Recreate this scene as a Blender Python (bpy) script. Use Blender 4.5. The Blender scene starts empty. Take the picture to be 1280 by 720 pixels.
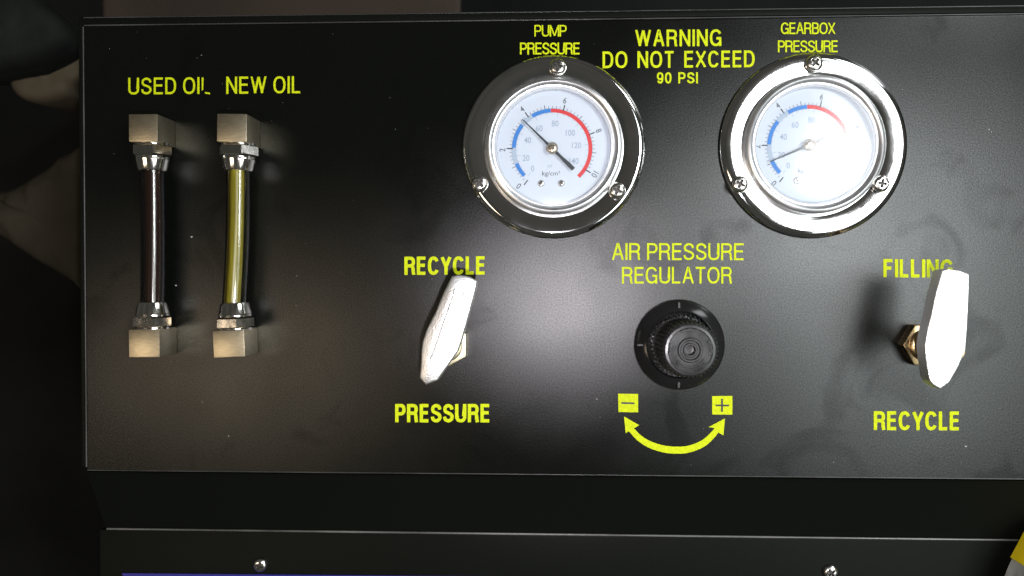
import bpy, bmesh, math, random
from mathutils import Vector, Matrix, Euler
random.seed(7)
sc = bpy.context.scene
C = sc.collection

# ------------------------------------------------------------------ camera
D = 0.37                      # lens to panel, metres
F = 1005.0                    # focal length in photo pixels (1280 wide)
FX, FY = 679.0, 345.0         # where the perpendicular from the lens meets the panel
cam_d = bpy.data.cameras.new('camera')
cam = bpy.data.objects.new('camera', cam_d); C.objects.link(cam)
cam_d.sensor_width = 36.0
cam_d.lens = F / 1280.0 * 36.0
cam_d.clip_start = 0.01; cam_d.clip_end = 20
yaw = math.atan((FX - 640) / F)          # camera looks slightly to the left of the foot
pitch = math.atan((360 - FY) / F)
cam.location = (0, -D, 0)
cam.rotation_euler = Euler((math.pi/2 - pitch, 0, yaw), 'XYZ')
cam_d.dof.use_dof = True
cam_d.dof.focus_distance = D
cam_d.dof.aperture_fstop = 9.0
sc.camera = cam
CM = cam.rotation_euler.to_matrix()

def P(px, py, h=0.0):
    """point at height h (towards the lens) over the panel, seen at photo pixel (px,py)"""
    d = CM @ Vector((px - 640.0, 360.0 - py, -F))
    t = (D - h) / d.y
    v = Vector((0, -D, 0)) + d * t
    return v
PX = D / F                    # metres per photo pixel on the panel

# ------------------------------------------------------------------ world + lamps
w = bpy.data.worlds.new('World'); sc.world = w; w.use_nodes = True
nt = w.node_tree; nt.nodes.clear()
out = nt.nodes.new('ShaderNodeOutputWorld'); bg = nt.nodes.new('ShaderNodeBackground')
tc = nt.nodes.new('ShaderNodeTexCoord'); nz = nt.nodes.new('ShaderNodeTexNoise'); cr = nt.nodes.new('ShaderNodeValToRGB')
nz.inputs['Scale'].default_value = 2.6; nz.inputs['Detail'].default_value = 3
cr.color_ramp.elements[0].position = 0.40; cr.color_ramp.elements[0].color = (0.15, 0.16, 0.14, 1)
cr.color_ramp.elements[1].position = 0.72; cr.color_ramp.elements[1].color = (0.30, 0.27, 0.24, 1)
nt.links.new(tc.outputs['Generated'], nz.inputs['Vector']); nt.links.new(nz.outputs['Fac'], cr.inputs[0])
nt.links.new(cr.outputs[0], bg.inputs[0]); nt.links.new(bg.outputs[0], out.inputs[0])
bg.inputs[1].default_value = 0.25

def area(name, loc, target, sx, sy, power, col=(1, 1, 1), shape='RECTANGLE'):
    l = bpy.data.lights.new(name, 'AREA'); l.shape = shape; l.size = sx; l.size_y = sy
    l.energy = power; l.color = col
    o = bpy.data.objects.new(name, l); C.objects.link(o); o.location = loc
    o.rotation_euler = (Vector(target) - Vector(loc)).to_track_quat('-Z', 'Y').to_euler()
    return o
# flash beside the lens
area('phone_flash', (0.014, -0.385, -0.042), (0.0, 0, -0.03), 0.014, 0.014, 1.18, (1.0, 0.95, 1.0), 'ELLIPSE')
# bright lamp and the lit window bay round it, to the right of the photographer
wc = area('window_core', (0.585, -1.04, 0.145), (0.585, 0, 0.145), 0.29, 0.25, 6.0, (0.96, 0.98, 1.0))
wc.rotation_euler.rotate_axis('Z', math.radians(-12))
area('window_bay', (0.84, -1.05, -0.07), (0.84, 0, -0.07), 0.68, 1.10, 13.0, (0.90, 0.97, 0.96))
area('rim_glint_fill', (0.74, -0.46, 0.70), (0.05, 0, 0.0), 0.45, 0.22, 2.4, (0.95, 0.98, 1.0))  # added fill, aimed to put glints on the knob ring and right-hand rims
area('warm_fill', (-0.72, -1.0, -0.29), (-0.3, 0, -0.15), 0.50, 0.26, 2.0, (1.0, 0.80, 0.58))  # added fill standing in for brown surroundings mirrored at the lower left

sc.view_settings.view_transform = 'Standard'
sc.view_settings.look = 'None'
sc.view_settings.exposure = 0.0
sc.view_settings.gamma = 1.0
sc.cycles.use_denoising = True

# ------------------------------------------------------------------ materials
def mat(name, col, rough=0.5, metal=0.0, spec=0.5, bump=0.0, bscale=400.0, var=0.0, vscale=60.0, rvar=0.0, rscale=40.0,
        coat=0.0, trans=0.0, ior=1.45, stretch=(1, 1, 1)):
    m = bpy.data.materials.new(name); m.use_nodes = True
    n = m.node_tree.nodes; L = m.node_tree.links; b = n['Principled BSDF']
    b.inputs['Base Color'].default_value = (*col, 1); b.inputs['Roughness'].default_value = rough
    b.inputs['Metallic'].default_value = metal; b.inputs['Specular IOR Level'].default_value = spec
    b.inputs['Coat Weight'].default_value = coat; b.inputs['Transmission Weight'].default_value = trans
    b.inputs['IOR'].default_value = ior
    t = n.new('ShaderNodeTexCoord'); mp = n.new('ShaderNodeMapping'); mp.inputs['Scale'].default_value = stretch
    L.new(t.outputs['Object'], mp.inputs['Vector'])
    def noise(s, det=4):
        q = n.new('ShaderNodeTexNoise'); q.inputs['Scale'].default_value = s; q.inputs['Detail'].default_value = det
        L.new(mp.outputs[0], q.inputs['Vector']); return q
    if bump:
        q = noise(bscale); bp = n.new('ShaderNodeBump'); bp.inputs['Strength'].default_value = bump
        bp.inputs['Distance'].default_value = 0.0005
        L.new(q.outputs['Fac'], bp.inputs['Height']); L.new(bp.outputs[0], b.inputs['Normal'])
    if var:
        q = noise(vscale); r = n.new('ShaderNodeMapRange'); r.inputs[1].default_value = .3; r.inputs[2].default_value = .7
        r.inputs[3].default_value = 1 - var; r.inputs[4].default_value = 1 + var
        L.new(q.outputs['Fac'], r.inputs[0])
        mx = n.new('ShaderNodeVectorMath'); mx.operation = 'SCALE'; mx.inputs[0].default_value = col
        L.new(r.outputs[0], mx.inputs['Scale']); L.new(mx.outputs[0], b.inputs['Base Color'])
    if rvar:
        q = noise(rscale, 6); r = n.new('ShaderNodeMapRange'); r.inputs[1].default_value = .3; r.inputs[2].default_value = .7
        r.inputs[3].default_value = max(0.02, rough - rvar); r.inputs[4].default_value = rough + rvar
        L.new(q.outputs['Fac'], r.inputs[0]); L.new(r.outputs[0], b.inputs['Roughness'])
    return m

M = {}
def panel_mat():
    """semi-gloss black powder coat: fine orange peel, hand smudges that dull the gloss"""
    m = bpy.data.materials.new('black_powder_coat'); m.use_nodes = True; n = m.node_tree.nodes; L = m.node_tree.links; n.clear()
    o = n.new('ShaderNodeOutputMaterial'); df = n.new('ShaderNodeBsdfDiffuse'); gl = n.new('ShaderNodeBsdfAnisotropic')
    gl.distribution = 'BECKMANN'; mx = n.new('ShaderNodeMixShader'); fr = n.new('ShaderNodeFresnel'); fr.inputs[0].default_value = 1.57
    t = n.new('ShaderNodeTexCoord')
    def noise(s, det, dist=0.0):
        q = n.new('ShaderNodeTexNoise'); q.inputs['Scale'].default_value = s; q.inputs['Detail'].default_value = det
        q.inputs['Distortion'].default_value = dist; L.new(t.outputs['Object'], q.inputs['Vector']); return q.outputs['Fac']
    def rng(x, a, b, c, d):
        r = n.new('ShaderNodeMapRange'); r.inputs[1].default_value = a; r.inputs[2].default_value = b
        r.inputs[3].default_value = c; r.inputs[4].default_value = d; L.new(x, r.inputs[0]); return r.outputs[0]
    def mul(a, b):
        q = n.new('ShaderNodeMath'); q.operation = 'MULTIPLY'; L.new(a, q.inputs[0]); L.new(b, q.inputs[1]); return q.outputs[0]
    df.inputs[0].default_value = (0.0026, 0.0031, 0.0025, 1)
    bp = n.new('ShaderNodeBump'); bp.inputs['Strength'].default_value = 0.13; bp.inputs['Distance'].default_value = 0.0003
    L.new(noise(1300, 2), bp.inputs['Height']); L.new(bp.outputs[0], gl.inputs['Normal'])
    L.new(rng(noise(22, 6), .3, .7, .345, .39), gl.inputs['Roughness'])
    smudge = rng(noise(26, 7, 1.2), .57, .68, 1.0, 0.76)
    grain = rng(noise(1500, 2), .3, .7, 0.72, 1.28)
    streak = rng(noise(9, 4), .35, .7, 0.92, 1.08)
    L.new(mul(mul(fr.outputs[0], smudge), mul(grain, streak)), mx.inputs[0])
    L.new(df.outputs[0], mx.inputs[1]); L.new(gl.outputs[0], mx.inputs[2]); L.new(mx.outputs[0], o.inputs[0]); return m
M['panel'] = panel_mat()
M['skirt'] = mat('black_enamel', (0.0045, 0.0052, 0.004), 0.40, 0, 0.045, bump=0.1, bscale=900)
M['worn_edge_glint'] = mat('worn_paint_highlight', (0.075, 0.075, 0.07), 0.3, 0, 0.8, var=0.6, vscale=30, rvar=0.1, rscale=25)  # worn paint made paler, so the folds carry a painted highlight
M['thin_edge_glint'] = mat('rubbed_paint_highlight', (0.025, 0.025, 0.024), 0.36, 0, 0.5, var=0.7, vscale=22, rvar=0.1, rscale=25)  # rubbed paint with the faint highlight of the folds in its colour
M['yellow'] = mat('yellow_ink', (0.47, 0.54, 0.005), 0.6, 0, 0.15, var=0.13, vscale=700)
M['black_ink'] = mat('black_ink', (0.012, 0.012, 0.014), 0.5)
M['chrome'] = mat('chrome', (0.80, 0.80, 0.80), 0.07, 1.0, bump=0.02, bscale=160, rvar=0.03, rscale=90)
M['bezel'] = mat('bright_bezel_steel', (0.92, 0.93, 0.94), 0.36, 1.0, rvar=0.04, rscale=120)
M['screw'] = mat('zinc_screw', (0.76, 0.74, 0.70), 0.22, 1.0, bump=0.05, bscale=900)
M['nickel'] = mat('dull_nickel', (0.52, 0.46, 0.33), 0.36, 1.0, bump=0.2, bscale=700, var=0.10, vscale=300, stretch=(1, 1, 3))
M['nickel_shiny'] = mat('shiny_nickel', (0.78, 0.75, 0.70), 0.12, 1.0, rvar=0.05, rscale=300)
M['brass'] = mat('tarnished_brass', (0.30, 0.22, 0.115), 0.28, 1.0, bump=0.1, bscale=500, rvar=0.08, rscale=200)
M['cast'] = mat('cast_zinc', (0.92, 0.92, 0.90), 0.42, 1.0, 0.5, bump=0.38, bscale=1300)
M['pale_brass'] = mat('pale_brass', (0.55, 0.50, 0.34), 0.4, 0.9, rvar=0.08, rscale=200)
M['knob'] = mat('black_plastic', (0.020, 0.020, 0.020), 0.30, 0, 0.5, bump=0.08, bscale=600, rvar=0.08, rscale=150)
M['knob_ring'] = mat('glossy_black_plastic', (0.010, 0.010, 0.010), 0.17, 0, 0.5, rvar=0.05, rscale=60)
M['dial'] = mat('white_dial', (0.55, 0.60, 0.67), 0.55, 0, 0.3)
M['blue'] = mat('blue_print', (0.03, 0.18, 0.52), 0.5)
M['pale_print'] = mat('pale_print', (0.36, 0.43, 0.52), 0.5)
M['red'] = mat('red_print', (0.58, 0.035, 0.04), 0.5)
M['grey_print'] = mat('grey_blue_print', (0.30, 0.37, 0.47), 0.5)
M['dark_print'] = mat('dark_print', (0.03, 0.03, 0.035), 0.5)
M['needle'] = mat('needle_black', (0.03, 0.035, 0.04), 0.35)
M['hub'] = mat('hub_brass', (0.55, 0.47, 0.36), 0.25, 1.0)
M['pale_rubber'] = mat('pale_rubber', (0.62, 0.64, 0.66), 0.4)
M['grime'] = mat('screw_recess_grime', (0.06, 0.055, 0.05), 0.5, 0.5)
M['rubber'] = mat('black_rubber', (0.01, 0.01, 0.01), 0.6)
M['cloth_dark'] = mat('dark_green_grey_cloth', (0.010, 0.0115, 0.010), 0.9, 0, 0.1, bump=0.8, bscale=160, var=0.5, vscale=25)
M['cloth_brown'] = mat('brown_cloth', (0.030, 0.026, 0.018), 0.95, 0, 0.1, bump=1.0, bscale=220, var=0.6, vscale=14)
M['tan'] = mat('tan_leather', (0.064, 0.052, 0.034), 0.7, 0, 0.2, var=0.25, vscale=30, bump=0.3, bscale=80)
M['floor'] = mat('dark_floor', (0.010, 0.010, 0.010), 0.8, 0, 0.2, var=0.5, vscale=6)
M['wall'] = mat('brown_backdrop', (0.062, 0.046, 0.036), 0.85, 0, 0.2, var=0.35, vscale=5)
M['blue_sheet'] = mat('blue_vinyl', (0.014, 0.012, 0.17), 0.4)
M['yellow_plastic'] = mat('yellow_plastic', (0.85, 0.66, 0.012), 0.4, var=0.1, vscale=40)
M['grey_plastic'] = mat('grey_plastic', (0.36, 0.37, 0.33), 0.6, bump=0.5, bscale=500, var=0.3, vscale=120)
M['dust'] = mat('dust', (0.35, 0.34, 0.33), 0.9)

def glass_mat(name, col, rough, mix_spec=1.0):
    """thin clear cover: mostly transparent with a real Fresnel gloss"""
    m = bpy.data.materials.new(name); m.use_nodes = True; n = m.node_tree.nodes; L = m.node_tree.links; n.clear()
    o = n.new('ShaderNodeOutputMaterial'); tr = n.new('ShaderNodeBsdfTransparent'); gl = n.new('ShaderNodeBsdfGlossy')
    fr = n.new('ShaderNodeFresnel'); mx = n.new('ShaderNodeMixShader')
    tr.inputs[0].default_value = (*col, 1); gl.inputs['Roughness'].default_value = rough
    fr.inputs[0].default_value = 1.45
    mul = n.new('ShaderNodeMath'); mul.operation = 'MULTIPLY'; mul.inputs[1].default_value = mix_spec
    L.new(fr.outputs[0], mul.inputs[0]); L.new(mul.outputs[0], mx.inputs[0]); L.new(tr.outputs[0], mx.inputs[1]); L.new(gl.outputs[0], mx.inputs[2])
    L.new(mx.outputs[0], o.inputs[0]); return m
M['lens'] = glass_mat('clear_lens', (0.97, 0.98, 0.98), 0.14, 1.5)
M['tube_clear'] = glass_mat('clear_tube_plastic', (0.92, 0.92, 0.88), 0.08, 1.5)
M['oil_dark'] = mat('used_oil', (0.014, 0.006, 0.004), 0.25, 0, 0.5)
M['oil_gold'] = mat('new_oil', (0.19, 0.165, 0.010), 0.30, 0, 0.5, var=0.25, vscale=160, stretch=(4, 4, .5))

# ------------------------------------------------------------------ object helpers
def tag(o, label=None, cat=None, group=None, kind=None):
    if label: o['label'] = label
    if cat: o['category'] = cat
    if group: o['group'] = group
    if kind: o['kind'] = kind
    return o
def thing(name, loc, label, cat, group=None):
    o = bpy.data.objects.new(name, None); C.objects.link(o); o.location = loc
    o.empty_display_size = 0.01
    return tag(o, label, cat, group)
def obj(name, bm, m, parent=None, loc=(0, 0, 0), rot=(0, 0, 0), smooth=None):
    me = bpy.data.meshes.new(name)
    bmesh.ops.recalc_face_normals(bm, faces=bm.faces[:])
    bm.to_mesh(me); bm.free()
    for mm in (m if isinstance(m, (list, tuple)) else [m]): me.materials.append(M[mm])
    if smooth is not None:
        for p in me.polygons: p.use_smooth = True
        me.set_sharp_from_angle(angle=math.radians(smooth))
    o = bpy.data.objects.new(name, me); C.objects.link(o)
    o.location = loc; o.rotation_euler = rot
    if parent: o.parent = parent
    return o
def lathe(prof, seg=64, bm=None, c=(0, 0), close=False):
    """profile of (radius, height towards lens); axis points at -Y"""
    bm = bm or bmesh.new(); rings = []
    for r, h in prof:
        if r < 1e-7: rings.append([bm.verts.new((c[0], -h, c[1]))])
        else: rings.append([bm.verts.new((c[0] + r*math.cos(2*math.pi*i/seg), -h, c[1] + r*math.sin(2*math.pi*i/seg))) for i in range(seg)])
    pairs = list(zip(rings[:-1], rings[1:]))
    if close: pairs.append((rings[-1], rings[0]))
    for a, b in pairs:
        for i in range(seg):
            j = (i+1) % seg
            if len(a) == 1 and len(b) == 1: continue
            if len(a) == 1: bm.faces.new((a[0], b[i], b[j]))
            elif len(b) == 1: bm.faces.new((a[i], a[j], b[0]))
            else: bm.faces.new((a[i], a[j], b[j], b[i]))
    return bm
def box(x0, x1, y0, y1, z0, z1, bevel=0.0, bm=None, seg=2):
    own = bm is None
    b2 = bmesh.new()
    v = [b2.verts.new(p) for p in ((x0,y0,z0),(x1,y0,z0),(x1,y1,z0),(x0,y1,z0),(x0,y0,z1),(x1,y0,z1),(x1,y1,z1),(x0,y1,z1))]
    for f in ((0,1,2,3),(4,5,6,7),(0,1,5,4),(1,2,6,5),(2,3,7,6),(3,0,4,7)): b2.faces.new([v[i] for i in f])
    bmesh.ops.recalc_face_normals(b2, faces=b2.faces[:])
    if bevel: bmesh.ops.bevel(b2, geom=b2.edges[:], offset=bevel, segments=seg, profile=0.6, affect='EDGES')
    if own: return b2
    me = bpy.data.meshes.new('t'); b2.to_mesh(me); b2.free(); bm.from_mesh(me); bpy.data.meshes.remove(me); return bm
def prism(pts, h0, h1, bevel=0.0, seg=2, bm=None):
    """outline (x,z) extruded from height h0 to h1 towards the lens"""
    own = bm is None
    b2 = bmesh.new()
    a = [b2.verts.new((x, -h0, z)) for x, z in pts]; b = [b2.verts.new((x, -h1, z)) for x, z in pts]
    n = len(pts)
    b2.faces.new(a); f1 = b2.faces.new(b)
    for i in range(n): b2.faces.new((a[i], a[(i+1) % n], b[(i+1) % n], b[i]))
    bmesh.ops.recalc_face_normals(b2, faces=b2.faces[:])
    if bevel: bmesh.ops.bevel(b2, geom=list(f1.edges), offset=bevel, segments=seg, profile=0.6, affect='EDGES')
    if own: return b2
    me = bpy.data.meshes.new('t'); b2.to_mesh(me); b2.free(); bm.from_mesh(me); bpy.data.meshes.remove(me); return bm
def flat(pts, h, bm=None):
    bm = bm or bmesh.new(); bm.faces.new([bm.verts.new((x, -h, z)) for x, z in pts]); return bm
def zlathe(prof, seg=48, facets=None):
    """profile of (radius, z) round the vertical axis"""
    bm = bmesh.new(); rings = []
    for r, z in prof:
        rings.append([bm.verts.new((r*math.cos(2*math.pi*(i+.5)/seg), r*math.sin(2*math.pi*(i+.5)/seg), z)) for i in range(seg)])
    for a, b in zip(rings[:-1], rings[1:]):
        for i in range(seg): bm.faces.new((a[i], a[(i+1) % seg], b[(i+1) % seg], b[i]))
    bm.faces.new(rings[0]); bm.faces.new(rings[-1]); return bm
def sweep(pts, r, seg=24, caps=True):
    bm = bmesh.new(); rings = []
    for k, p in enumerate(pts):
        t = (pts[min(k+1, len(pts)-1)] - pts[max(k-1, 0)]).normalized()
        u = t.cross(Vector((0, 1, 0))).normalized(); v = t.cross(u).normalized()
        rings.append([bm.verts.new(p + (u*math.cos(2*math.pi*i/seg) + v*math.sin(2*math.pi*i/seg))*r) for i in range(seg)])
    for a, b in zip(rings[:-1], rings[1:]):
        for i in range(seg): bm.faces.new((a[i], a[(i+1) % seg], b[(i+1) % seg], b[i]))
    if caps: bm.faces.new(rings[0]); bm.faces.new(rings[-1])
    return bm


def text_mesh(s, bold=0.0):
    cu = bpy.data.curves.new('t', 'FONT'); cu.body = s; cu.size = 1.0; cu.offset = bold; cu.resolution_u = 3
    o = bpy.data.objects.new('t', cu); C.objects.link(o)
    bpy.context.view_layer.update()
    me = bpy.data.meshes.new_from_object(o.evaluated_get(bpy.context.evaluated_depsgraph_get()))
    bpy.data.objects.remove(o); bpy.data.curves.remove(cu)
    return me
def el(cx, cy, rx, ry, a0, a1, n=14, p=2.3):
    o = []
    for i in range(n+1):
        a = math.radians(a0 + (a1-a0)*i/n); c, s_ = math.cos(a), math.sin(a)
        o.append((cx + rx*math.copysign(abs(c)**(2/p), c), cy + ry*math.copysign(abs(s_)**(2/p), s_)))
    return o
def cr_(pts, k=5):
    o = []
    for i in range(len(pts)-1):
        a, b, c, d = (Vector(pts[j]) for j in (max(i-1, 0), i, i+1, min(i+2, len(pts)-1)))
        for q in range(k):
            t = q/k; v = 0.5*((2*b) + (c-a)*t + (2*a-5*b+4*c-d)*t*t + (3*b-a-3*c+d)*t**3); o.append((v.x, v.y))
    return o + [pts[-1]]
S_ = cr_([(.97, .74), (.88, .91), (.5, 1), (.13, .91), (.04, .75), (.15, .60), (.5, .51), (.86, .41), (1, .26), (.88, .09), (.5, 0), (.1, .09), (0, .27)])
# sans-serif capitals as pen strokes in a unit box: (width, strokes)
LET = {
 'A': (.70, [[(-.02, -.06), (.46, 1.0), (.54, 1.0), (1.02, -.06)], [(.17, .32), (.83, .32)]]),
 'B': (.64, [[(0, -.1), (0, 1.1)], [(0, 1)] + el(.55, .76, .38, .24, 90, -90) + [(0, .52)], [(0, 0)] + el(.6, .26, .40, .26, -90, 90) + [(0, .52)]]),
 'C': (.69, [el(.5, .5, .5, .5, 32, 328, 36)]),
 'D': (.67, [[(0, -.1), (0, 1.1)], [(0, 1)] + el(.4, .5, .6, .5, 90, -90, 20) + [(0, 0)]]),
 'E': (.58, [[(0, -.1), (0, 1.1)], [(0, 1), (1.1, 1)], [(0, .53), (1.02, .53)], [(0, 0), (1.1, 0)]]),
 'F': (.56, [[(0, -.1), (0, 1.1)], [(0, 1), (1.1, 1)], [(0, .51), (.95, .51)]]),
 'G': (.73, [el(.5, .5, .5, .5, 30, 318, 36), [(.97, -.1), (.97, .46)], [(.56, .46), (1.08, .46)]]),
 'I': (0, [[(0, -.1), (0, 1.1)]]),
 'L': (.54, [[(0, -.1), (0, 1.1)], [(0, 0), (1.1, 0)]]),
 'M': (.84, [[(0, -.1), (0, 1.1)], [(1, -.1), (1, 1.1)], [(.0, 1.1), (.5, 0)], [(.5, 0), (1, 1.1)]]),
 'N': (.67, [[(0, -.1), (0, 1.1)], [(1, -.1), (1, 1.1)], [(0, 1.06), (1, -.06)]]),
 'O': (.75, [el(.5, .5, .5, .5, 0, 360, 44)]),
 'P': (.62, [[(0, -.1), (0, 1.1)], [(0, 1)] + el(.55, .73, .45, .27, 90, -90) + [(0, .46)]]),
 'R': (.67, [[(0, -.1), (0, 1.1)], [(0, 1)] + el(.55, .75, .40, .25, 90, -90) + [(0, .50)], cr_([(.5, .50), (.76, .47), (.90, .34), (.92, .14), (1.0, -.1)])]),
 'S': (.64, [S_]),
 'T': (.62, [[(.5, -.1), (.5, 1.0)], [(-.1, 1), (1.1, 1)]]),
 'U': (.67, [[(0, 1.1), (0, .3)] + el(.5, .3, .5, .3, 180, 360, 20) + [(1, .3), (1, 1.1)]]),
 'W': (.98, [[(-.02, 1.08), (.27, -.04)], [(.23, -.04), (.5, 1.04)], [(.5, 1.04), (.77, -.04)], [(.73, -.04), (1.02, 1.08)]]),
 'X': (.66, [[(-.03, 1.06), (1.03, -.06)], [(1.03, 1.06), (-.03, -.06)]]),
 'Y': (.66, [[(-.02, 1.06), (.5, .42)], [(1.02, 1.06), (.5, .42)], [(.5, -.1), (.5, .48)]]),
 '0': (.56, [el(.5, .5, .5, .5, 0, 360, 40)]),
 '9': (.56, [el(.5, .68, .5, .32, 0, 360, 30), cr_([(1, .66), (.97, .3), (.8, .06), (.5, 0), (.2, .05), (.07, .2)])]),
}
def text_fit(name, s, x0, x1, yt, yb, m, parent, h=0.00015, bold=0.135, spacing=0.13, dy=0.0, label=None, SP=0.30):
    """block lettering drawn with a pen of the given share of the cap height, filling the pixel box"""
    W, H = (x1-x0), (yb-yt); t = bold*H
    # total = k*sum(width) + fixed
    var = 0.0; fix = 0.0
    for i, ch in enumerate(s):
        if ch == ' ': var += SP; continue
        w_ = LET[ch][0]
        if w_ == 0: fix += t
        else: var += w_
        if i < len(s)-1: var += spacing
    k = (W - fix)/var; x = 0.0; bm = bmesh.new(); lay = 0
    for i, ch in enumerate(s):
        if ch == ' ': x += SP*k; continue
        w_, st = LET[ch]; w_ = w_*k if w_ else t
        for path in st:
            pts = [Vector((x + t/2 + px_*(w_-t), t/2 + py_*(H-t))) for px_, py_ in path]
            closed = (pts[0]-pts[-1]).length < 1e-3
            if closed: pts = pts[:-1]
            n = len(pts); prev = None; first = None
            for j in range(n):
                a = pts[j-1] if (j or closed) else None; b = pts[j]; c = pts[(j+1) % n] if (j < n-1 or closed) else None
                d0 = (b-a).normalized() if a is not None else None; d1 = (c-b).normalized() if c is not None else None
                if d0 is None: d0 = d1
                if d1 is None: d1 = d0
                n0, n1 = Vector((-d0.y, d0.x)), Vector((-d1.y, d1.x)); mm = (n0+n1).normalized(); q = mm*(t/2/max(.6, mm.dot(n0)))
                pair = []
                for v in (b+q, b-q):
                    vx = min(max(v.x, x), x+w_); vy = min(max(v.y, 0), H)
                    pp = P(x0+vx, yb - vy - dy*(vx/W))
                    pair.append(bm.verts.new((pp.x - parent.location.x, -(h + lay*0.000003), pp.z - parent.location.z)))
                if prev: bm.faces.new((prev[0], pair[0], pair[1], prev[1]))
                else: first = pair
                prev = pair
            if closed: bm.faces.new((prev[0], first[0], first[1], prev[1]))
            lay = (lay+1) % 5
        x += w_ + spacing*k
    for f in bm.faces:
        f.normal_update()
        if f.normal.y > 0: f.normal_flip()
    me = bpy.data.meshes.new(name); bm.to_mesh(me); bm.free(); me.materials.append(M[m])
    o = bpy.data.objects.new(name, me); C.objects.link(o); o.parent = parent
    if label: o['label'] = label
    return o

# ------------------------------------------------------------------ surroundings behind the machine
XL = P(104, 300).x; ZT = P(640, 21.5).z; ZB = P(640, 594).z; XR = P(1420, 300).x
H2 = -0.013
bm = box(-1.6, 1.6, 0.62, 0.66, -1.4, 1.4)
tag(obj('wall', bm, 'floor'), kind='structure')

# brown board standing above and behind the cabinet top
p0, p1 = P(128, 40, -0.25), P(575, -60, -0.25)
t = thing('backdrop_board', (0.5*(p0.x+p1.x), 0.26, p0.z), 'dim reddish brown board seen above the top edge of the black cabinet', 'board')
bm = box(p0.x - t.location.x, p1.x - t.location.x, -0.01, 0.0, -0.05, p1.z - p0.z, 0.003)
obj('board', bm, 'wall', t)

def blob_grid(outline_px, depth, thick, name, m, label, cat, wr=0.006, n=26, seed=1, folds=0.0):
    """a soft lump with real thickness: filled outline, puffed up and wrinkled"""
    pts = [P(x, y, depth) for x, y in outline_px]
    c = sum(pts, Vector()) / len(pts)
    dens = []
    for i in range(len(pts)):
        a, b, c2, d = pts[i-1], pts[i], pts[(i+1) % len(pts)], pts[(i+2) % len(pts)]
        for k in range(6):
            s = k/6
            dens.append(0.5*((2*b) + (c2-a)*s + (2*a-5*b+4*c2-d)*s*s + (3*b-a-3*c2+d)*s**3))
    bm = bmesh.new(); rings = []
    N = len(dens); K = 12
    from mathutils import noise
    for k in range(K):
        f = math.cos(k/K*math.pi/2); rr = f
        ring = []
        for p in dens:
            q = c + (p-c)*rr
            up = math.sqrt(max(0, 1-f**6))*thick
            nn = noise.fractal(Vector((q.x*22+seed, q.z*22, seed)), 0.8, 2.0, 4)
            fo = math.sin((q.x*0.8+q.z*1.2)*260 + nn*5)*folds*(1-f**4)
            ring.append(bm.verts.new((q.x - c.x, -(up + nn*wr*(1-f*0.5) + fo), q.z - c.z)))
        rings.append(ring)
    top = bm.verts.new((0, -thick, 0))
    back = [bm.verts.new((v.co.x*0.9, 0.03, v.co.z*0.9)) for v in rings[0]]
    for a, b in zip(rings[:-1], rings[1:]):
        for i in range(N): bm.faces.new((a[i], a[(i+1) % N], b[(i+1) % N], b[i]))
    for i in range(N):
        bm.faces.new((rings[-1][i], rings[-1][(i+1) % N], top)); bm.faces.new((rings[0][i], back[i], back[(i+1) % N], rings[0][(i+1) % N]))
    bm.faces.new(back)
    o = obj(name, bm, m, loc=c, smooth=80)
    return tag(o, label, cat)
blob_grid([(-60, 0), (20, -20), (60, 8), (82, 28), (88, 52), (70, 68), (44, 81), (18, 88), (-60, 92)], -0.10, 0.014,
          'dark_garment', 'cloth_dark', 'dark green grey cloth in the upper left corner, draped over the tan lump', 'cloth', seed=2, wr=0.004)
blob_grid([(22, 88), (45, 60), (120, 48), (126, 90), (97, 108), (86, 122), (60, 130), (36, 127), (22, 116), (17, 100)], -0.13, 0.010,
          'tan_bundle', 'tan', 'dim tan rounded lump sticking out beneath the dark green grey cloth', 'bundle', seed=5, wr=0.002)
blob_grid([(-60, 225), (10, 240), (60, 215), (95, 190), (140, 190), (150, 385), (95, 352), (45, 320), (0, 292), (-60, 262)], -0.16, 0.012,
          'brown_cloth', 'cloth_brown', 'wrinkled brown cloth hanging beside the left edge of the panel', 'cloth', seed=9, wr=0.006, folds=0.0015)

# ------------------------------------------------------------------ cabinet with its control panel
cab = thing('control_cabinet', (0, 0, ZB), 'black steel machine cabinet with yellow printed control panel, filling the picture', 'cabinet')
off = Vector((0, 0, -ZB))
def lb(x0, x1, h0, h1, z0, z1, bev=0.0): return box(x0, x1, -h1, -h0, z0 - ZB, z1 - ZB, bev)
obj('face_plate', lb(XL + 0.0010, XR, -0.0022, 0.0, ZB, ZT - 0.0018, 0.0006), 'panel', cab, smooth=40)
# raised rim folded round the top and the left side
obj('side_rim', lb(XL - 0.0014, XL + 0.0004, -0.010, 0.0003, ZB + 0.002, ZT, 0.0005), 'skirt', cab, smooth=40)
obj('top_rim', lb(XL - 0.0014, XR, -0.010, 0.0002, ZT - 0.0008, ZT + 0.0026, 0.0007), 'skirt', cab, smooth=40)
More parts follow.
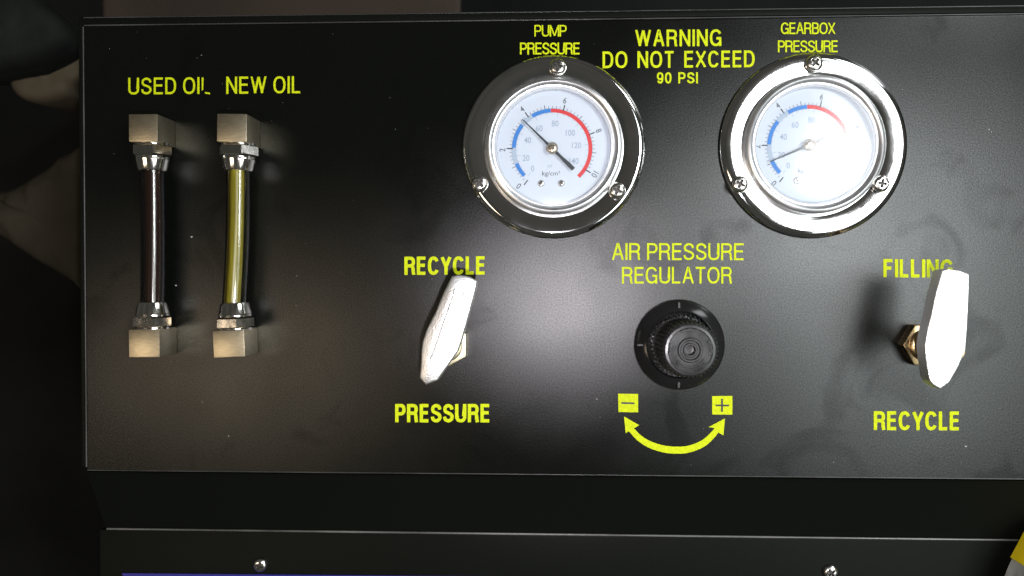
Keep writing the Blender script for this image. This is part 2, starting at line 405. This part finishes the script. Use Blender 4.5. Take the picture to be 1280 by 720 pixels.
# sloping skirt under the panel, falling back to the lower face
z2 = P(640, 666, H2).z
bm = bmesh.new()
def skv(x, y, z): return bm.verts.new((x, y, z - ZB))
prof = [(-0.0001, ZB - 0.0003), (0.0006, ZB - 0.0012), (0.0013, ZB - 0.0022), (-H2, z2), (-H2 + 0.01, z2), (-H2 + 0.01, ZB + 0.004), (0.003, ZB + 0.004), (0.0025, ZB - 0.0003)]
va = [skv(XL + 0.0006 + max(0, (y - 0.001))*0.16, y, z) for y, z in prof]; vb = [skv(XR, y, z) for y, z in prof]
bm.faces.new(va); bm.faces.new(vb)
for i in range(len(prof)): bm.faces.new((va[i], va[(i+1) % len(prof)], vb[(i+1) % len(prof)], vb[i]))
obj('sloping_skirt', bm, 'skirt', cab, smooth=40)
obj('lower_face', lb(P(126, 664, H2).x, XR, H2 - 0.003, H2 + 0.0011, P(640, 860, H2).z, z2 - 0.0006, 0.0006), 'skirt', cab, smooth=40)
def edge_strip(z, hc, r):
    pts = [Vector((x, -hc, z - ZB)) for x in (XL + 0.0012 + (0.0024 if hc < -0.005 else 0), XR)]
    return sweep([pts[0], pts[0].lerp(pts[1], .5), pts[1]], r, 12)
obj('folded_edge', edge_strip(ZB + 0.00045, -0.0003, 0.0004), 'thin_edge_glint', cab, smooth=60)
obj('folded_edge', edge_strip(z2 - 0.0002, H2 + 0.0009, 0.0005), 'worn_edge_glint', cab, smooth=60)
vs = [Vector((XL + 0.00065, 0.0002, z - ZB)) for z in (ZB + 0.002, 0.5*(ZB+ZT), ZT - 0.002)]
obj('folded_edge', sweep([Vector((v.x, v.y, v.z)) for v in vs], 0.00042, 12), 'thin_edge_glint', cab, smooth=60)
obj('folded_edge', edge_strip(ZT - 0.0013, -0.0002, 0.0004), 'thin_edge_glint', cab, smooth=60)
obj('folded_edge', edge_strip(ZT + 0.0022, -0.0002, 0.0004), 'thin_edge_glint', cab, smooth=60)
obj('housing', lb(XL + 0.0006, XR, -0.16, -0.024, P(640, 860, H2).z, ZT, 0.001), 'skirt', cab)
# blue strip on the lower face, mostly below the picture
bm = bmesh.new()
q = [P(*a, H2 + 0.0013) for a in ((153, 716.2), (640, 720.5), (640, 790), (175, 790))]
bm.faces.new([bm.verts.new((v.x, v.y, v.z - ZB)) for v in q])
g = bmesh.ops.extrude_face_region(bm, geom=bm.faces[:]); bmesh.ops.translate(bm, verts=[v for v in g['geom'] if isinstance(v, bmesh.types.BMVert)], vec=(0, -0.0004, 0))
obj('blue_strip', bm, 'blue_sheet', cab)

# printed lettering
Y = dict(m='yellow', parent=cab)
text_fit('lettering', 'USED OI', 160.5, 249.5, 97.3, 118.3, bold=0.125, dy=0.8, label='worn yellow words USED OIL', **Y)
text_fit('lettering', 'NEW OIL', 283, 375.8, 96.0, 117.4, bold=0.125, dy=0.8, label='yellow words NEW OIL', **Y)
text_fit('lettering', 'PUMP', 668, 708.3, 31.4, 45.8, bold=0.12, spacing=0.03, label='small yellow word PUMP', **Y)
text_fit('lettering', 'PRESSURE', 650, 724.8, 53.3, 68.2, bold=0.135, spacing=0.03, label='small yellow word PRESSURE under PUMP', **Y)
text_fit('lettering', 'WARNING', 794, 902, 37.4, 58.4, bold=0.145, dy=0.7, label='yellow word WARNING', **Y)
text_fit('lettering', 'DO NOT EXCEED', 753.2, 943.2, 64.4, 85.4, bold=0.145, dy=1.3, SP=0.5, label='yellow words DO NOT EXCEED', **Y)
text_fit('lettering', '90 PSI', 821, 872.3, 90.4, 104.4, bold=0.165, SP=0.45, label='small yellow text 90 PSI', **Y)
text_fit('lettering', 'GEARBOX', 976, 1044, 28.2, 42.8, bold=0.13, spacing=0.03, label='small yellow word GEARBOX', **Y)
text_fit('lettering', 'PRESSURE', 972.3, 1047.3, 50.6, 65.4, bold=0.13, spacing=0.03, label='small yellow word PRESSURE under GEARBOX', **Y)
text_fit('lettering', 'AIR PRESSURE', 765, 929.6, 303.8, 325, bold=0.12, dy=-0.3, spacing=0.10, label='yellow words AIR PRESSURE', **Y)
text_fit('lettering', 'REGULATOR', 777.4, 915, 333.6, 354.4, bold=0.12, dy=0, spacing=0.11, label='yellow word REGULATOR', **Y)
text_fit('lettering', 'RECYCLE', 505.5, 607, 320.8, 343.8, bold=0.18, dy=0.6, spacing=0.08, label='bold yellow word RECYCLE above the left valve handle', **Y)
text_fit('lettering', 'PRESSURE', 494, 612.8, 504.8, 528, bold=0.18, spacing=0.08, label='bold yellow word PRESSURE below the left valve handle', **Y)
text_fit('lettering', 'FILLING', 1104, 1191.5, 323.6, 346.6, bold=0.18, dy=-0.7, spacing=0.08, label='bold yellow word FILLING', **Y)
text_fit('lettering', 'RECYCLE', 1092, 1199.6, 513.8, 537.6, bold=0.18, dy=-0.4, spacing=0.08, label='bold yellow word RECYCLE below the right valve handle', **Y)
def pxpoly(pts, h=0.00015): return [(P(x, y).x, P(x, y).z - ZB) for x, y in pts]
bm = flat(pxpoly([(252.2, 97), (254.6, 97), (254.2, 112.3), (252.4, 113.6)]), 0.00015)
flat(pxpoly([(256.2, 115.0), (259, 115.4), (262.6, 116.0), (262.6, 118.0), (256.6, 117.2)]), 0.00015, bm)
obj('worn_letter', bm, 'yellow', cab)
obj('minus_square', flat(pxpoly([(772.6, 492), (797.6, 492.3), (797.6, 515.3), (773, 515)]), 0.00015), 'yellow', cab)
obj('minus_sign', flat(pxpoly([(776.8, 502.6), (793, 502.9), (793, 505.1), (776.8, 504.8)]), 0.0003), 'black_ink', cab)
obj('plus_square', flat(pxpoly([(890, 495), (915.4, 494.8), (915.4, 518.2), (890.2, 518)]), 0.00015), 'yellow', cab)
bm = flat(pxpoly([(894.4, 505.6), (901.3, 505.6), (901.3, 498.4), (903.5, 498.4), (903.5, 505.6), (911, 505.8), (911, 507.9), (903.5, 507.8), (903.5, 514.6), (901.3, 514.6), (901.3, 507.7), (894.4, 507.6)]), 0.0003)
obj('plus_sign', bm, 'black_ink', cab)
path = [(215, 425), (300, 512), (400, 572), (520, 610), (640, 622), (760, 612), (880, 567), (960, 505), (1030, 425)]
path = [Vector((760 + a/7.53, 480 + b/7.53)) for a, b in path]
dens = []
for i in range(len(path)-1):
    a = path[max(i-1, 0)]; b = path[i]; c_ = path[i+1]; d = path[min(i+2, len(path)-1)]
    for k in range(5):
        s = k/5; dens.append(0.5*((2*b) + (c_-a)*s + (2*a-5*b+4*c_-d)*s*s + (3*b-a-3*c_+d)*s**3))
dens.append(path[-1])
Lp, Rp = [], []
for i, p in enumerate(dens):
    t_ = (dens[min(i+1, len(dens)-1)] - dens[max(i-1, 0)]).normalized(); nrm = Vector((-t_.y, t_.x))
    wd = 3.5 + 0.9*math.sin(math.pi*i/(len(dens)-1))
    Lp.append(p + nrm*wd); Rp.append(p - nrm*wd)
bm = bmesh.new()
def pv(p): q = P(p[0], p[1]); return bm.verts.new((q.x, -0.00015, q.z - ZB))
vl = [pv(p) for p in Lp]; vr = [pv(p) for p in Rp]
for i in range(len(vl)-1): bm.faces.new((vl[i], vl[i+1], vr[i+1], vr[i]))
for tri in (((780, 520.5), (798.8, 531.4), (793.2, 534.8), (786.0, 539.2), (782.0, 541.2)), ((906, 523), (904.2, 544), (899.0, 541.2), (893.0, 534.8), (885.4, 533.8))):
    f_ = bm.faces.new([pv(p) for p in tri])
    for v in f_.verts: v.co.y -= 0.00004
obj('double_arrow', bm, 'yellow', cab)

# specks of dust and small scratches on the paint
bm = bmesh.new()
spots = [(239.5, 296, 1.5), (220, 357, 1.2), (1207, 558, 1.4), (566, 333, .8), (1042, 578, .6), (371, 345, .6), (252, 69, .7), (286, 545, .8), (137, 61, .5), (746, 499, .9), (1128, 112, .6), (1236, 162, 1.0), (1239, 165, .8)]
for k in range(70): spots.append((random.uniform(110, 1275), random.uniform(40, 585), random.uniform(.22, .5)))
for x, y, r in spots:
    c_ = P(x, y); n_ = 6; a0 = random.random()*6
    ring = [bm.verts.new((c_.x + r*PX*math.cos(a0+i*2*math.pi/n_)*random.uniform(.6, 1.3), -0.00005, c_.z - ZB + r*PX*math.sin(a0+i*2*math.pi/n_)*random.uniform(.5, 1))) for i in range(n_)]
    tp = bm.verts.new((c_.x, -0.00022, c_.z - ZB))
    for i in range(n_): bm.faces.new((ring[i], ring[(i+1) % n_], tp))
o = obj('dust_specks', bm, 'dust', cab); o['kind'] = 'stuff'

# ------------------------------------------------------------------ screws
def phillips(r, hh, depth=0.0006):
    """pan head with a real cross recess (axis towards the lens)"""
    prof = [(r*1.0, 0), (r*1.0, hh*.30), (r*.93, hh*.62), (r*.78, hh*.86), (r*.55, hh)]
    seg = 48
    bm = bmesh.new(); rings = []
    for rr, h in prof: rings.append([bm.verts.new((rr*math.cos(2*math.pi*i/seg), -h, rr*math.sin(2*math.pi*i/seg))) for i in range(seg)])
    a, b = r*.60, r*.17
    # star-shaped ring for the edge of the recess, sampled at the same angles
    def cross_r(t):
        t = abs(((t + math.pi/4) % (math.pi/2)) - math.pi/4)
        if math.tan(t) < b/a: return a/math.cos(t)
        return b/math.sin(t)
    e0 = [bm.verts.new((cross_r(2*math.pi*i/seg)*math.cos(2*math.pi*i/seg), -hh*1.0, cross_r(2*math.pi*i/seg)*math.sin(2*math.pi*i/seg))) for i in range(seg)]
    e1 = [bm.verts.new((.8*cross_r(2*math.pi*i/seg)*math.cos(2*math.pi*i/seg), -hh+depth*r/.004, .8*cross_r(2*math.pi*i/seg)*math.sin(2*math.pi*i/seg))) for i in range(seg)]
    rings += [e0, e1]
    for k, (p, q) in enumerate(zip(rings[:-1], rings[1:])):
        for i in range(seg): bm.faces.new((p[i], p[(i+1) % seg], q[(i+1) % seg], q[i])).material_index = 1 if k == len(rings)-2 else 0
    bm.faces.new(e1).material_index = 1; return bm
proto_screw = obj('screw', phillips(0.0038, 0.0026, 0.0013), ['screw', 'grime'], smooth=35)
screw_used = []
def screw(parent, loc, rot, sx=1.0, name='screw'):
    if not screw_used: o = proto_screw; screw_used.append(1)
    else: o = proto_screw.copy(); C.objects.link(o)
    o.parent = parent; o.location = loc; o.rotation_euler = rot; o.scale = (sx, sx, sx); o.name = name
    return o
for x, y, a in ((326, 705.5, .3), (1037.5, 714, .9)):
    p = P(x, y, H2 + 0.001); screw(cab, (p.x, p.y, p.z - ZB), (0.05, a, 0), 0.92)

# ------------------------------------------------------------------ pressure gauges
def gauge(cx, cy, dcx, dcy, screws, needle_ang, label):
    base = P(cx, cy); g = thing('pressure_gauge', (base.x, 0, base.z), label, 'gauge', 'round pressure gauges on the black panel')
    R = 113.5*PX
    ix = (P(dcx, dcy).x - base.x); iz = (P(dcx, dcy).z - base.z)
    fl = [(R-0.0016, 0.0001), (R-0.0003, 0.0004), (R, 0.0012), (R-0.0004, 0.0019), (R-0.0014, 0.0025), (R-0.0020, 0.0030), (R-0.0030, 0.0031), (R-0.0050, 0.00302), (R-0.008, 0.00278), (R-0.0105, 0.00248), (R-0.0112, 0.0022), (R-0.0114, 0.0002)]
    obj('flange', lathe(fl, 128), 'chrome', g, smooth=40)
    Rb = 31.2e-3
    bz = [(Rb, 0.0005), (Rb, 0.0040), (Rb-0.0003, 0.0050), (Rb-0.0010, 0.0057), (Rb-0.0020, 0.0060), (Rb-0.0029, 0.0056), (Rb-0.0033, 0.0048), (Rb-0.0036, 0.0046), (Rb-0.0042, 0.0046), (Rb-0.0044, 0.0040), (Rb-0.0046, 0.0005)]
    obj('bezel', lathe(bz, 128), 'bezel', g, smooth=40)
    obj('gasket', lathe([(Rb-0.0042, 0.0048), (Rb-0.0046, 0.0043), (Rb-0.0052, 0.0038), (Rb-0.0054, 0.0005)], 96), 'pale_rubber', g, smooth=40)
    hd = 0.0008
    def at(r, deg, rx=0.0): return (ix + r*math.cos(math.radians(deg)), iz + r*math.sin(math.radians(deg)))
    d = obj('dial', lathe([(Rb-0.0042, hd-0.0006), (Rb-0.0042, hd), (0, hd)], 96), 'dial', g)
    u = PX*1.005                                       # metre per dial pixel
    hp = hd + 0.0001
    def arc(r0, r1, a0, a1, bm=None, n=None):
        n = n or max(2, int(abs(a1-a0)/4)); bm = bm or bmesh.new(); pr = None
        for k in range(n+1):
            a = a0 + (a1-a0)*k/n; x0, z0 = at(r0, a); x1, z1 = at(r1, a)
            c_ = (bm.verts.new((x0, -hp, z0)), bm.verts.new((x1, -hp, z1)))
            if pr: bm.faces.new((pr[0], c_[0], c_[1], pr[1]))
            pr = c_
        return bm
    r0, r1 = 45.0*u, 49.6*u
    bm = arc(r0, r1, 224, 202); arc(r0, r1, 178, 141, bm); arc(r0, r1, 121, 92, bm); obj('blue_band', bm, 'blue', d)
    bm = arc(r0, r1, 202, 178); arc(r0, r1, 141, 121, bm); obj('pale_band', bm, 'pale_print', d)
    obj('red_band', arc(r0, r1, 91.8, -46.5), 'red', d)
    bm = arc(r1+.1*u, r1+.55*u, 224, -46.5); arc(r0-.5*u, r0-.1*u, 224, 90, bm); obj('band_outline', bm, 'grey_print', d)
    bm = bmesh.new()
    for k in range(51):
        a = 232 - k*(264/50)
        if k % 10 == 0: arc(r1-1*u, r1+6.5*u, a-.75, a+.75, bm, 1)
        elif k % 5 == 0: arc(r1+.2*u, r1+5*u, a-.4, a+.4, bm, 1)
        else: arc(r1+.2*u, r1+3.3*u, a-.28, a+.28, bm, 1)
    obj('tick_marks', bm, 'dark_print', d)
    bm = bmesh.new()
    for k in range(29):
        a = 228 - k*(258/28)
        arc(r0-(5.5 if k % 4 == 0 else 2.6)*u, r0-.2*u, a-.35, a+.35, bm, 1)
    obj('inner_tick_marks', bm, 'grey_print', d)
    def num(s, r, a, size, m, rot=0.0, bold=0.0, sx=0.85):
        me = text_mesh(s, bold); xs = [v.co.x for v in me.vertices]; ys = [v.co.y for v in me.vertices]
        mx, my = (min(xs)+max(xs))/2, (min(ys)+max(ys))/2; x, z = at(r, a)
        for v in me.vertices:
            px_, pz_ = (v.co.x-mx)*size*sx, (v.co.y-my)*size
            v.co = Vector((x + px_*math.cos(rot) - pz_*math.sin(rot), -hp, z + px_*math.sin(rot) + pz_*math.cos(rot)))
        me.materials.clear(); me.materials.append(M[m])
        o = bpy.data.objects.new('numeral', me); C.objects.link(o); o.parent = d; return o
    for s, a in (('0', 228), ('2', 181), ('4', 127), ('6', 75), ('8', 21), ('10', -31)):
        num(s, 61.5*u, a, 10.5*u, 'dark_print', math.radians(a-90), 0.0)
    for s, a, r in (('0', 225, 34), ('20', 199, 34), ('40', 160, 32), ('60', 122, 30), ('80', 83, 31.5), ('100', 41, 30), ('120', 8, 30.5), ('140', -29, 31)):
        num(s, r*u, a, 10.5*u, 'grey_print', 0, 0.01)
    num('psi', 21.5*u, 263, 6.5*u, 'grey_print'); num('kg/cm\u00b2', 31*u, 268, 8*u, 'dark_print', 0, -0.005, 1.05)
    # two dial screws
    for sx_ in (-13.5, 11.5):
        s = obj('dial_screw', phillips(0.0016, 0.0009, 0.0006), ['screw', 'grime'], d, (ix + sx_*u, -hd, iz - 42.5*u), (0, .5, 0), 35)
    # needle
    a = math.radians(needle_ang); ca, sa = math.cos(a), math.sin(a)
    def nd(l, wdt): return (ix + l*ca - wdt*sa, iz + l*sa + wdt*ca)
    out_ = [nd(51*u, .5*u), nd(12*u, 1.3*u), nd(0, 2.2*u), nd(-14*u, 1.7*u), nd(-30*u, 2.6*u), nd(-37*u, 2.4*u), nd(-37*u, -2.4*u), nd(-30*u, -2.6*u), nd(-14*u, -1.7*u), nd(0, -2.0*u), nd(12*u, -1.3*u), nd(51*u, -.5*u)]
    nn = obj('needle', prism(out_, hd+0.0016, hd+0.0021), 'needle', g)
    obj('needle_hub', lathe([(7.2*u, hd+0.0016), (7.2*u, hd+0.0026), (6.0*u, hd+0.0031), (3*u, hd+0.0033), (2.4*u, hd+0.0029), (0, hd+0.0029)], 40, c=(ix, iz)), 'hub', nn, smooth=40)
    # slightly domed clear cover
    Rg = Rb - 0.0040; k = 10
    obj('lens', lathe([(Rg*math.sin(i/k*math.pi/2), 0.0045 + 0.0009*(math.cos(i/k*math.pi/2))) for i in range(k, -1, -1)], 96), 'lens', g, smooth=60)
    for (sx_, sy_, ra) in screws:
        p = P(sx_, sy_, 0.0035); screw(g, (p.x-base.x, p.y, p.z-base.z), (0, ra, 0), 1.02)
    return g
gauge(692, 184.5, 690, 186.5, [(697, 84.5, .15), (599.5, 230, .7), (771, 238.5, .35)], 135.5,
      'left round chrome pressure gauge under PUMP PRESSURE, needle pointing up left near 4')
gauge(1015, 182.5, 1009.5, 182.5, [(1017, 80, .7), (924, 230.5, .5), (1100, 230, .2)], 203,
      'right round chrome pressure gauge under GEARBOX PRESSURE, washed out by glare, needle low')

# ------------------------------------------------------------------ sight tubes with elbow fittings
HB = 0.0172; HA = 0.0088     # front of the blocks, height of the tube axis
def sight_tube(label, top, bot, oil, bow):
    """top/bot: (block front x0,x1,y0,y1, tilt), nut y, ferrule y"""
    tx, ty = (top[0]+top[1])/2, (top[2]+top[3])/2
    base = P((bot[0]+bot[1])/2, bot[3], HB); g = thing('sight_tube', (base.x, 0, base.z), label, 'sight tube', 'oil sight tubes with elbow fittings')
    ends = []
    for (x0, x1, y0, y1, tilt, sgn) in (top + (-1,), bot + (1,)):
        a = P(x0, y1, HB); b = P(x1, y0, HB); cx, cz = (a.x+b.x)/2 - base.x, (a.z+b.z)/2 - base.z
        hw, hz = (b.x-a.x)/2, (b.z-a.z)/2
        obj('elbow_block', box(-hw, hw, -HB, -0.0001, -hz, hz, 0.00035), 'nickel', g, (cx, 0, cz), (0, tilt, 0), 40)
        # threaded neck, hex nut and compression ferrule stacked along the tube
        def up(q): return cz + sgn*(hz + q)
        rn = 0.0092
        def stack(nm, prof, m, seg):
            bm = zlathe([(r, sgn*q) for r, q in prof], seg)
            o = obj(nm, bm, m, g, (cx, -HA, cz + sgn*hz), (0, tilt, 0), 25); return o
        n = stack('hex_nut', [(rn*.86, .0006), (rn, .0013), (rn, .0050), (rn*.86, .0060)], 'nickel_shiny', 6)
        n.rotation_euler = (0, tilt, math.radians(27 if sgn < 0 else 22))
        stack('neck', [(rn*.80, -.0005), (rn*.80, .0014)], 'nickel_shiny', 32)
        stack('collar', [(rn*.80, .0056), (rn*.80, .0064), (rn*.74, .0067)], 'nickel_shiny', 32)
        stack('ferrule', [(rn*.78, .0064), (rn*.80, .0070), (rn*.70, .0112), (rn*.66, .0120), (rn*.60, .0121)], 'nickel_shiny', 40)
        ends.append(Vector((cx + math.sin(tilt)*sgn*(hz+.012), -HA, cz + sgn*(hz + .0112))))
    t0, t1 = ends
    pts = []
    for k in range(25):
        s = k/24; p = t0.lerp(t1, s); p.x += bow*math.sin(math.pi*s) ; pts.append(p)
    tb = obj('clear_tube', sweep(pts, 0.0052, 28, False), 'tube_clear', g, smooth=60)
    ip = [p + Vector((-0.0010, 0, 0)) for p in pts] if oil == 'oil_gold' else pts
    obj('oil_column', sweep(ip, 0.0036, 24), oil, tb, smooth=60)
    return g
sight_tube('left sight tube under USED OIL, dark oil between silver square elbow fittings',
           (161, 196.8, 142.5, 177, 0.0), (161, 199.3, 412, 446.5, -0.01), 'oil_dark', 0.0003)
sight_tube('right sight tube under NEW OIL, bent, yellow oil between silver elbow fittings',
           (271.3, 308.3, 142, 177, 0.02), (266.5, 305.5, 413, 446.5, -0.045), 'oil_gold', 0.0006)

# ------------------------------------------------------------------ valves
def hexpts(r, rot, cx=0, cz=0): return [(cx + r*math.cos(rot+i*math.pi/3), cz + r*math.sin(rot+i*math.pi/3)) for i in range(6)]
def valve(nut_px, rot, label, nut_m):
    base = P(*nut_px); g = thing('valve_handle', (base.x, 0, base.z), label, 'valve', 'cast metal valve handles')
    r = 28*PX
    bm = prism(hexpts(r, rot), 0.0001, 0.0062, 0.0007)
    nut = obj('hex_nut', bm, nut_m, g, smooth=30)
    obj('collar', lathe([(r*.72, 0.0060), (r*.72, 0.0078), (r*.62, 0.0086), (r*.5, 0.0086)], 40), nut_m, g, smooth=40)
    obj('stem', lathe([(0.0046, 0.006), (0.0046, 0.030), (0, 0.030)], 32), 'brass', g, smooth=40)
    return g, base
gL, bL = valve((560, 430), 0.52, 'left valve with a tilted white metal handle between RECYCLE and PRESSURE', 'pale_brass')
gR, bR = valve((1150, 430), 0.0, 'right valve with an upright white metal handle and bronze nut, beside FILLING', 'brass')
def handle(g, base, outline_px, ridge_px, h_edge, h_ridge, h_back, back_in=0.0):
    """cast lever: outline on the front edge, ridge raised along its length, closed at the back"""
    loc = Vector((base.x, 0, base.z))
    o3 = [P(x, y, h_edge) - loc for x, y in outline_px]
    bm = bmesh.new()
    fr = [bm.verts.new(p) for p in o3]
    cen = sum(o3, Vector())/len(o3)
    bk = [bm.verts.new((cen.x + (p.x-cen.x)*(1-back_in), -h_back, cen.z + (p.z-cen.z)*(1-back_in*.5))) for p in o3]
    n = len(fr)
    side = []
    for i in range(n): side.append(bm.faces.new((fr[i], fr[(i+1) % n], bk[(i+1) % n], bk[i])))
    bm.faces.new(bk)
    if ridge_px:
        rg = [bm.verts.new(P(x, y, h_ridge) - loc) for x, y in ridge_px]
        def near(v): return min(range(len(rg)), key=lambda k: (rg[k].co - v.co).length)
        idx = [near(v) for v in fr]
        for i in range(n):
            a, b = fr[i], fr[(i+1) % n]; ia, ib = idx[i], idx[(i+1) % n]
            if ia == ib: bm.faces.new((a, b, rg[ia]))
            else:
                st = 1 if ib > ia else -1; k = ia
                bm.faces.new((a, b, rg[ia]))
                while k != ib: bm.faces.new((b, rg[k+st], rg[k])); k += st
    else: bm.faces.new(fr)
    bmesh.ops.recalc_face_normals(bm, faces=bm.faces[:])
    rim = [e for e in bm.edges if len(e.link_faces) == 2 and (e.verts[0] in fr and e.verts[1] in fr)]
    bmesh.ops.bevel(bm, geom=rim, offset=0.0006, segments=3, profile=0.5, affect='EDGES')
    return obj('handle', bm, 'cast', g, smooth=30)
hl = handle(gL, bL, [(564.6, 345.2), (573.3, 343.4), (586, 346), (596, 351.8), (594.4, 361), (587, 389), (576.7, 425.6), (572.2, 438.9), (559, 458), (546.7, 475.6), (532.2, 481), (524.6, 472.6), (526, 455), (526.7, 438.9), (528, 427.8), (533.3, 412.2), (544.4, 390), (554, 367)],
       [(569, 358), (561, 385), (552, 410), (543, 437), (537, 462)], 0.0305, 0.0316, 0.0245)
hr = handle(gR, bR, [(1177.5, 338.2), (1185, 336), (1199, 338), (1212, 342.5), (1211.5, 370), (1209.5, 410), (1207.5, 437.5), (1198, 459), (1187.5, 477.5), (1175.5, 486.5), (1166, 481), (1161.5, 474), (1158, 452), (1156, 432), (1160, 410), (1164, 395), (1170, 366)],
       None, 0.036, 0.037, 0.0285, 0.0)
# casting details: ridge line groove and punched half moon on the left handle
bm = sweep([P(x, y, hh) - Vector((bL.x, 0, bL.z)) for x, y, hh in ((568.5, 359, .0316), (566, 370, .0317), (561, 385, .0317), (552, 410, .0317), (543, 437, .0317), (538, 449, .0317))], 0.00022, 6)
obj('mould_line', bm, 'grime', hl, smooth=60)
bm = sweep([P(575+5*math.cos(a), 365.5+5*math.sin(a), .0313) - Vector((bL.x, 0, bL.z)) for a in [x*.25-.5 for x in range(11)]], 0.0003, 6)
obj('punch_mark', bm, 'grime', hl, smooth=60)

# ------------------------------------------------------------------ regulator knob
base = P(848.5, 430.5); g = thing('regulator_knob', (base.x, 0, base.z), 'round black plastic regulator knob with knurled cap under AIR PRESSURE REGULATOR', 'knob')
R = 56*PX
obj('mounting_ring', lathe([(R, 0.0001), (R, 0.0012), (R-0.0006, 0.0020), (R-0.0046, 0.0048), (R-0.0052, 0.0050), (R-0.0056, 0.0046), (R-0.0060, 0.0020), (R-.0085, 0.0015), (0.002, 0.0015)], 96), 'knob_ring', g, smooth=35)
for a in (180, 268, 92):
    ca, sa = math.cos(math.radians(a)), math.sin(math.radians(a))
    bm = box(-0.0014, 0.0014, -0.0009, 0.0, -0.0005, 0.0005, 0.0002)
    o = obj('notch', bm, 'knob', g, (ca*(R-0.0026), -0.0034, sa*(R-0.0026)), (0, -math.radians(a), 0))
    o.rotation_euler = Euler((0, -math.radians(a), 0))
# knurled cap
bm = bmesh.new(); seg = 160; Rk = 0.0121
prof = [(Rk+0.0012, 0.0014, 1), (Rk+0.0010, 0.008, 1), (Rk+.0002, 0.0085, 0), (Rk, 0.0090, 1), (Rk-0.0002, 0.0268, 1), (Rk-0.0007, 0.0282, .5), (Rk-0.0016, 0.0290, 0), (Rk-0.0026, 0.0291, 0), (Rk-0.0030, 0.0288, 0), (0.0054, 0.0288, 0), (0.0050, 0.0296, 0), (0.0043, 0.0296, 0), (0.0039, 0.0288, 0), (0.0031, 0.0288, 0), (0.0028, 0.0294, 0), (0.0022, 0.0294, 0), (0.0018, 0.0270, 0), (0, 0.0268, 0)]
rings = []
for r, h, kn in prof:
    if r < 1e-7: rings.append([bm.verts.new((0, -h, 0))]); continue
    rings.append([bm.verts.new(((r + kn*0.00035*(1 if (i//2) % 2 else -1))*math.cos(2*math.pi*i/seg), -h, (r + kn*0.00035*(1 if (i//2) % 2 else -1))*math.sin(2*math.pi*i/seg))) for i in range(seg)])
for a, b in zip(rings[:-1], rings[1:]):
    for i in range(seg):
        j = (i+1) % seg
        if len(b) == 1: bm.faces.new((a[i], a[j], b[0]))
        else: bm.faces.new((a[i], a[j], b[j], b[i]))
cap = obj('knurled_cap', bm, 'knob', g, smooth=30)
def ringarc(r0, r1, a0, a1, h0, h1):
    n = max(3, int(abs(a1-a0)/8)); pts = []
    for k in range(n+1): a = math.radians(a0 + (a1-a0)*k/n); pts.append((r0*math.cos(a), r0*math.sin(a)))
    for k in range(n, -1, -1): a = math.radians(a0 + (a1-a0)*k/n); pts.append((r1*math.cos(a), r1*math.sin(a)))
    return prism(pts, h0, h1, 0.0001, 1)
for r, a0, a1 in ((0.0066, 215, 325), (0.0077, 222, 318), (0.0088, 215, 325)):
    obj('raised_arc', ringarc(r, r+0.0006, a0, a1, 0.0286, 0.0295), 'knob', cap)
for k, a in enumerate((178, 170, 186, 2, 12, 352, 22, 100, 88, 76, 112)):
    rr = 0.0086
    o = obj('raised_mark', box(-0.0005, 0.0005, -0.0295, -0.0286, -0.0010, 0.0010, 0.0001), 'knob', cap, (rr*math.cos(math.radians(a)), 0, rr*math.sin(math.radians(a))), (0, -math.radians(a) + .3*((k % 3)-1), 0))

# ------------------------------------------------------------------ yellow and grey tool at the right edge
base = P(1324, 782, 0.012); g = thing('yellow_container', (base.x, base.y, base.z), 'edge of a yellow and grey plastic container in the lower right corner', 'container')
def pr(ptsx, h0, h1, bev): return prism([((P(x, y, h1) - base).x, (P(x, y, h1) - base).z) for x, y in ptsx], h0 - 0.012, h1 - 0.012, bev, 3)
obj('yellow_body', pr([(1323, 656), (1314, 666), (1297, 698), (1289, 712.5), (1418, 714), (1418, 656)], -0.006, 0.010, 0.002), 'yellow_plastic', g, smooth=40)
obj('grey_base', pr([(1289.5, 713.5), (1283, 728), (1273, 758), (1253, 811), (1418, 811), (1418, 712)], -0.006, 0.009, 0.0015), 'grey_plastic', g, smooth=40)
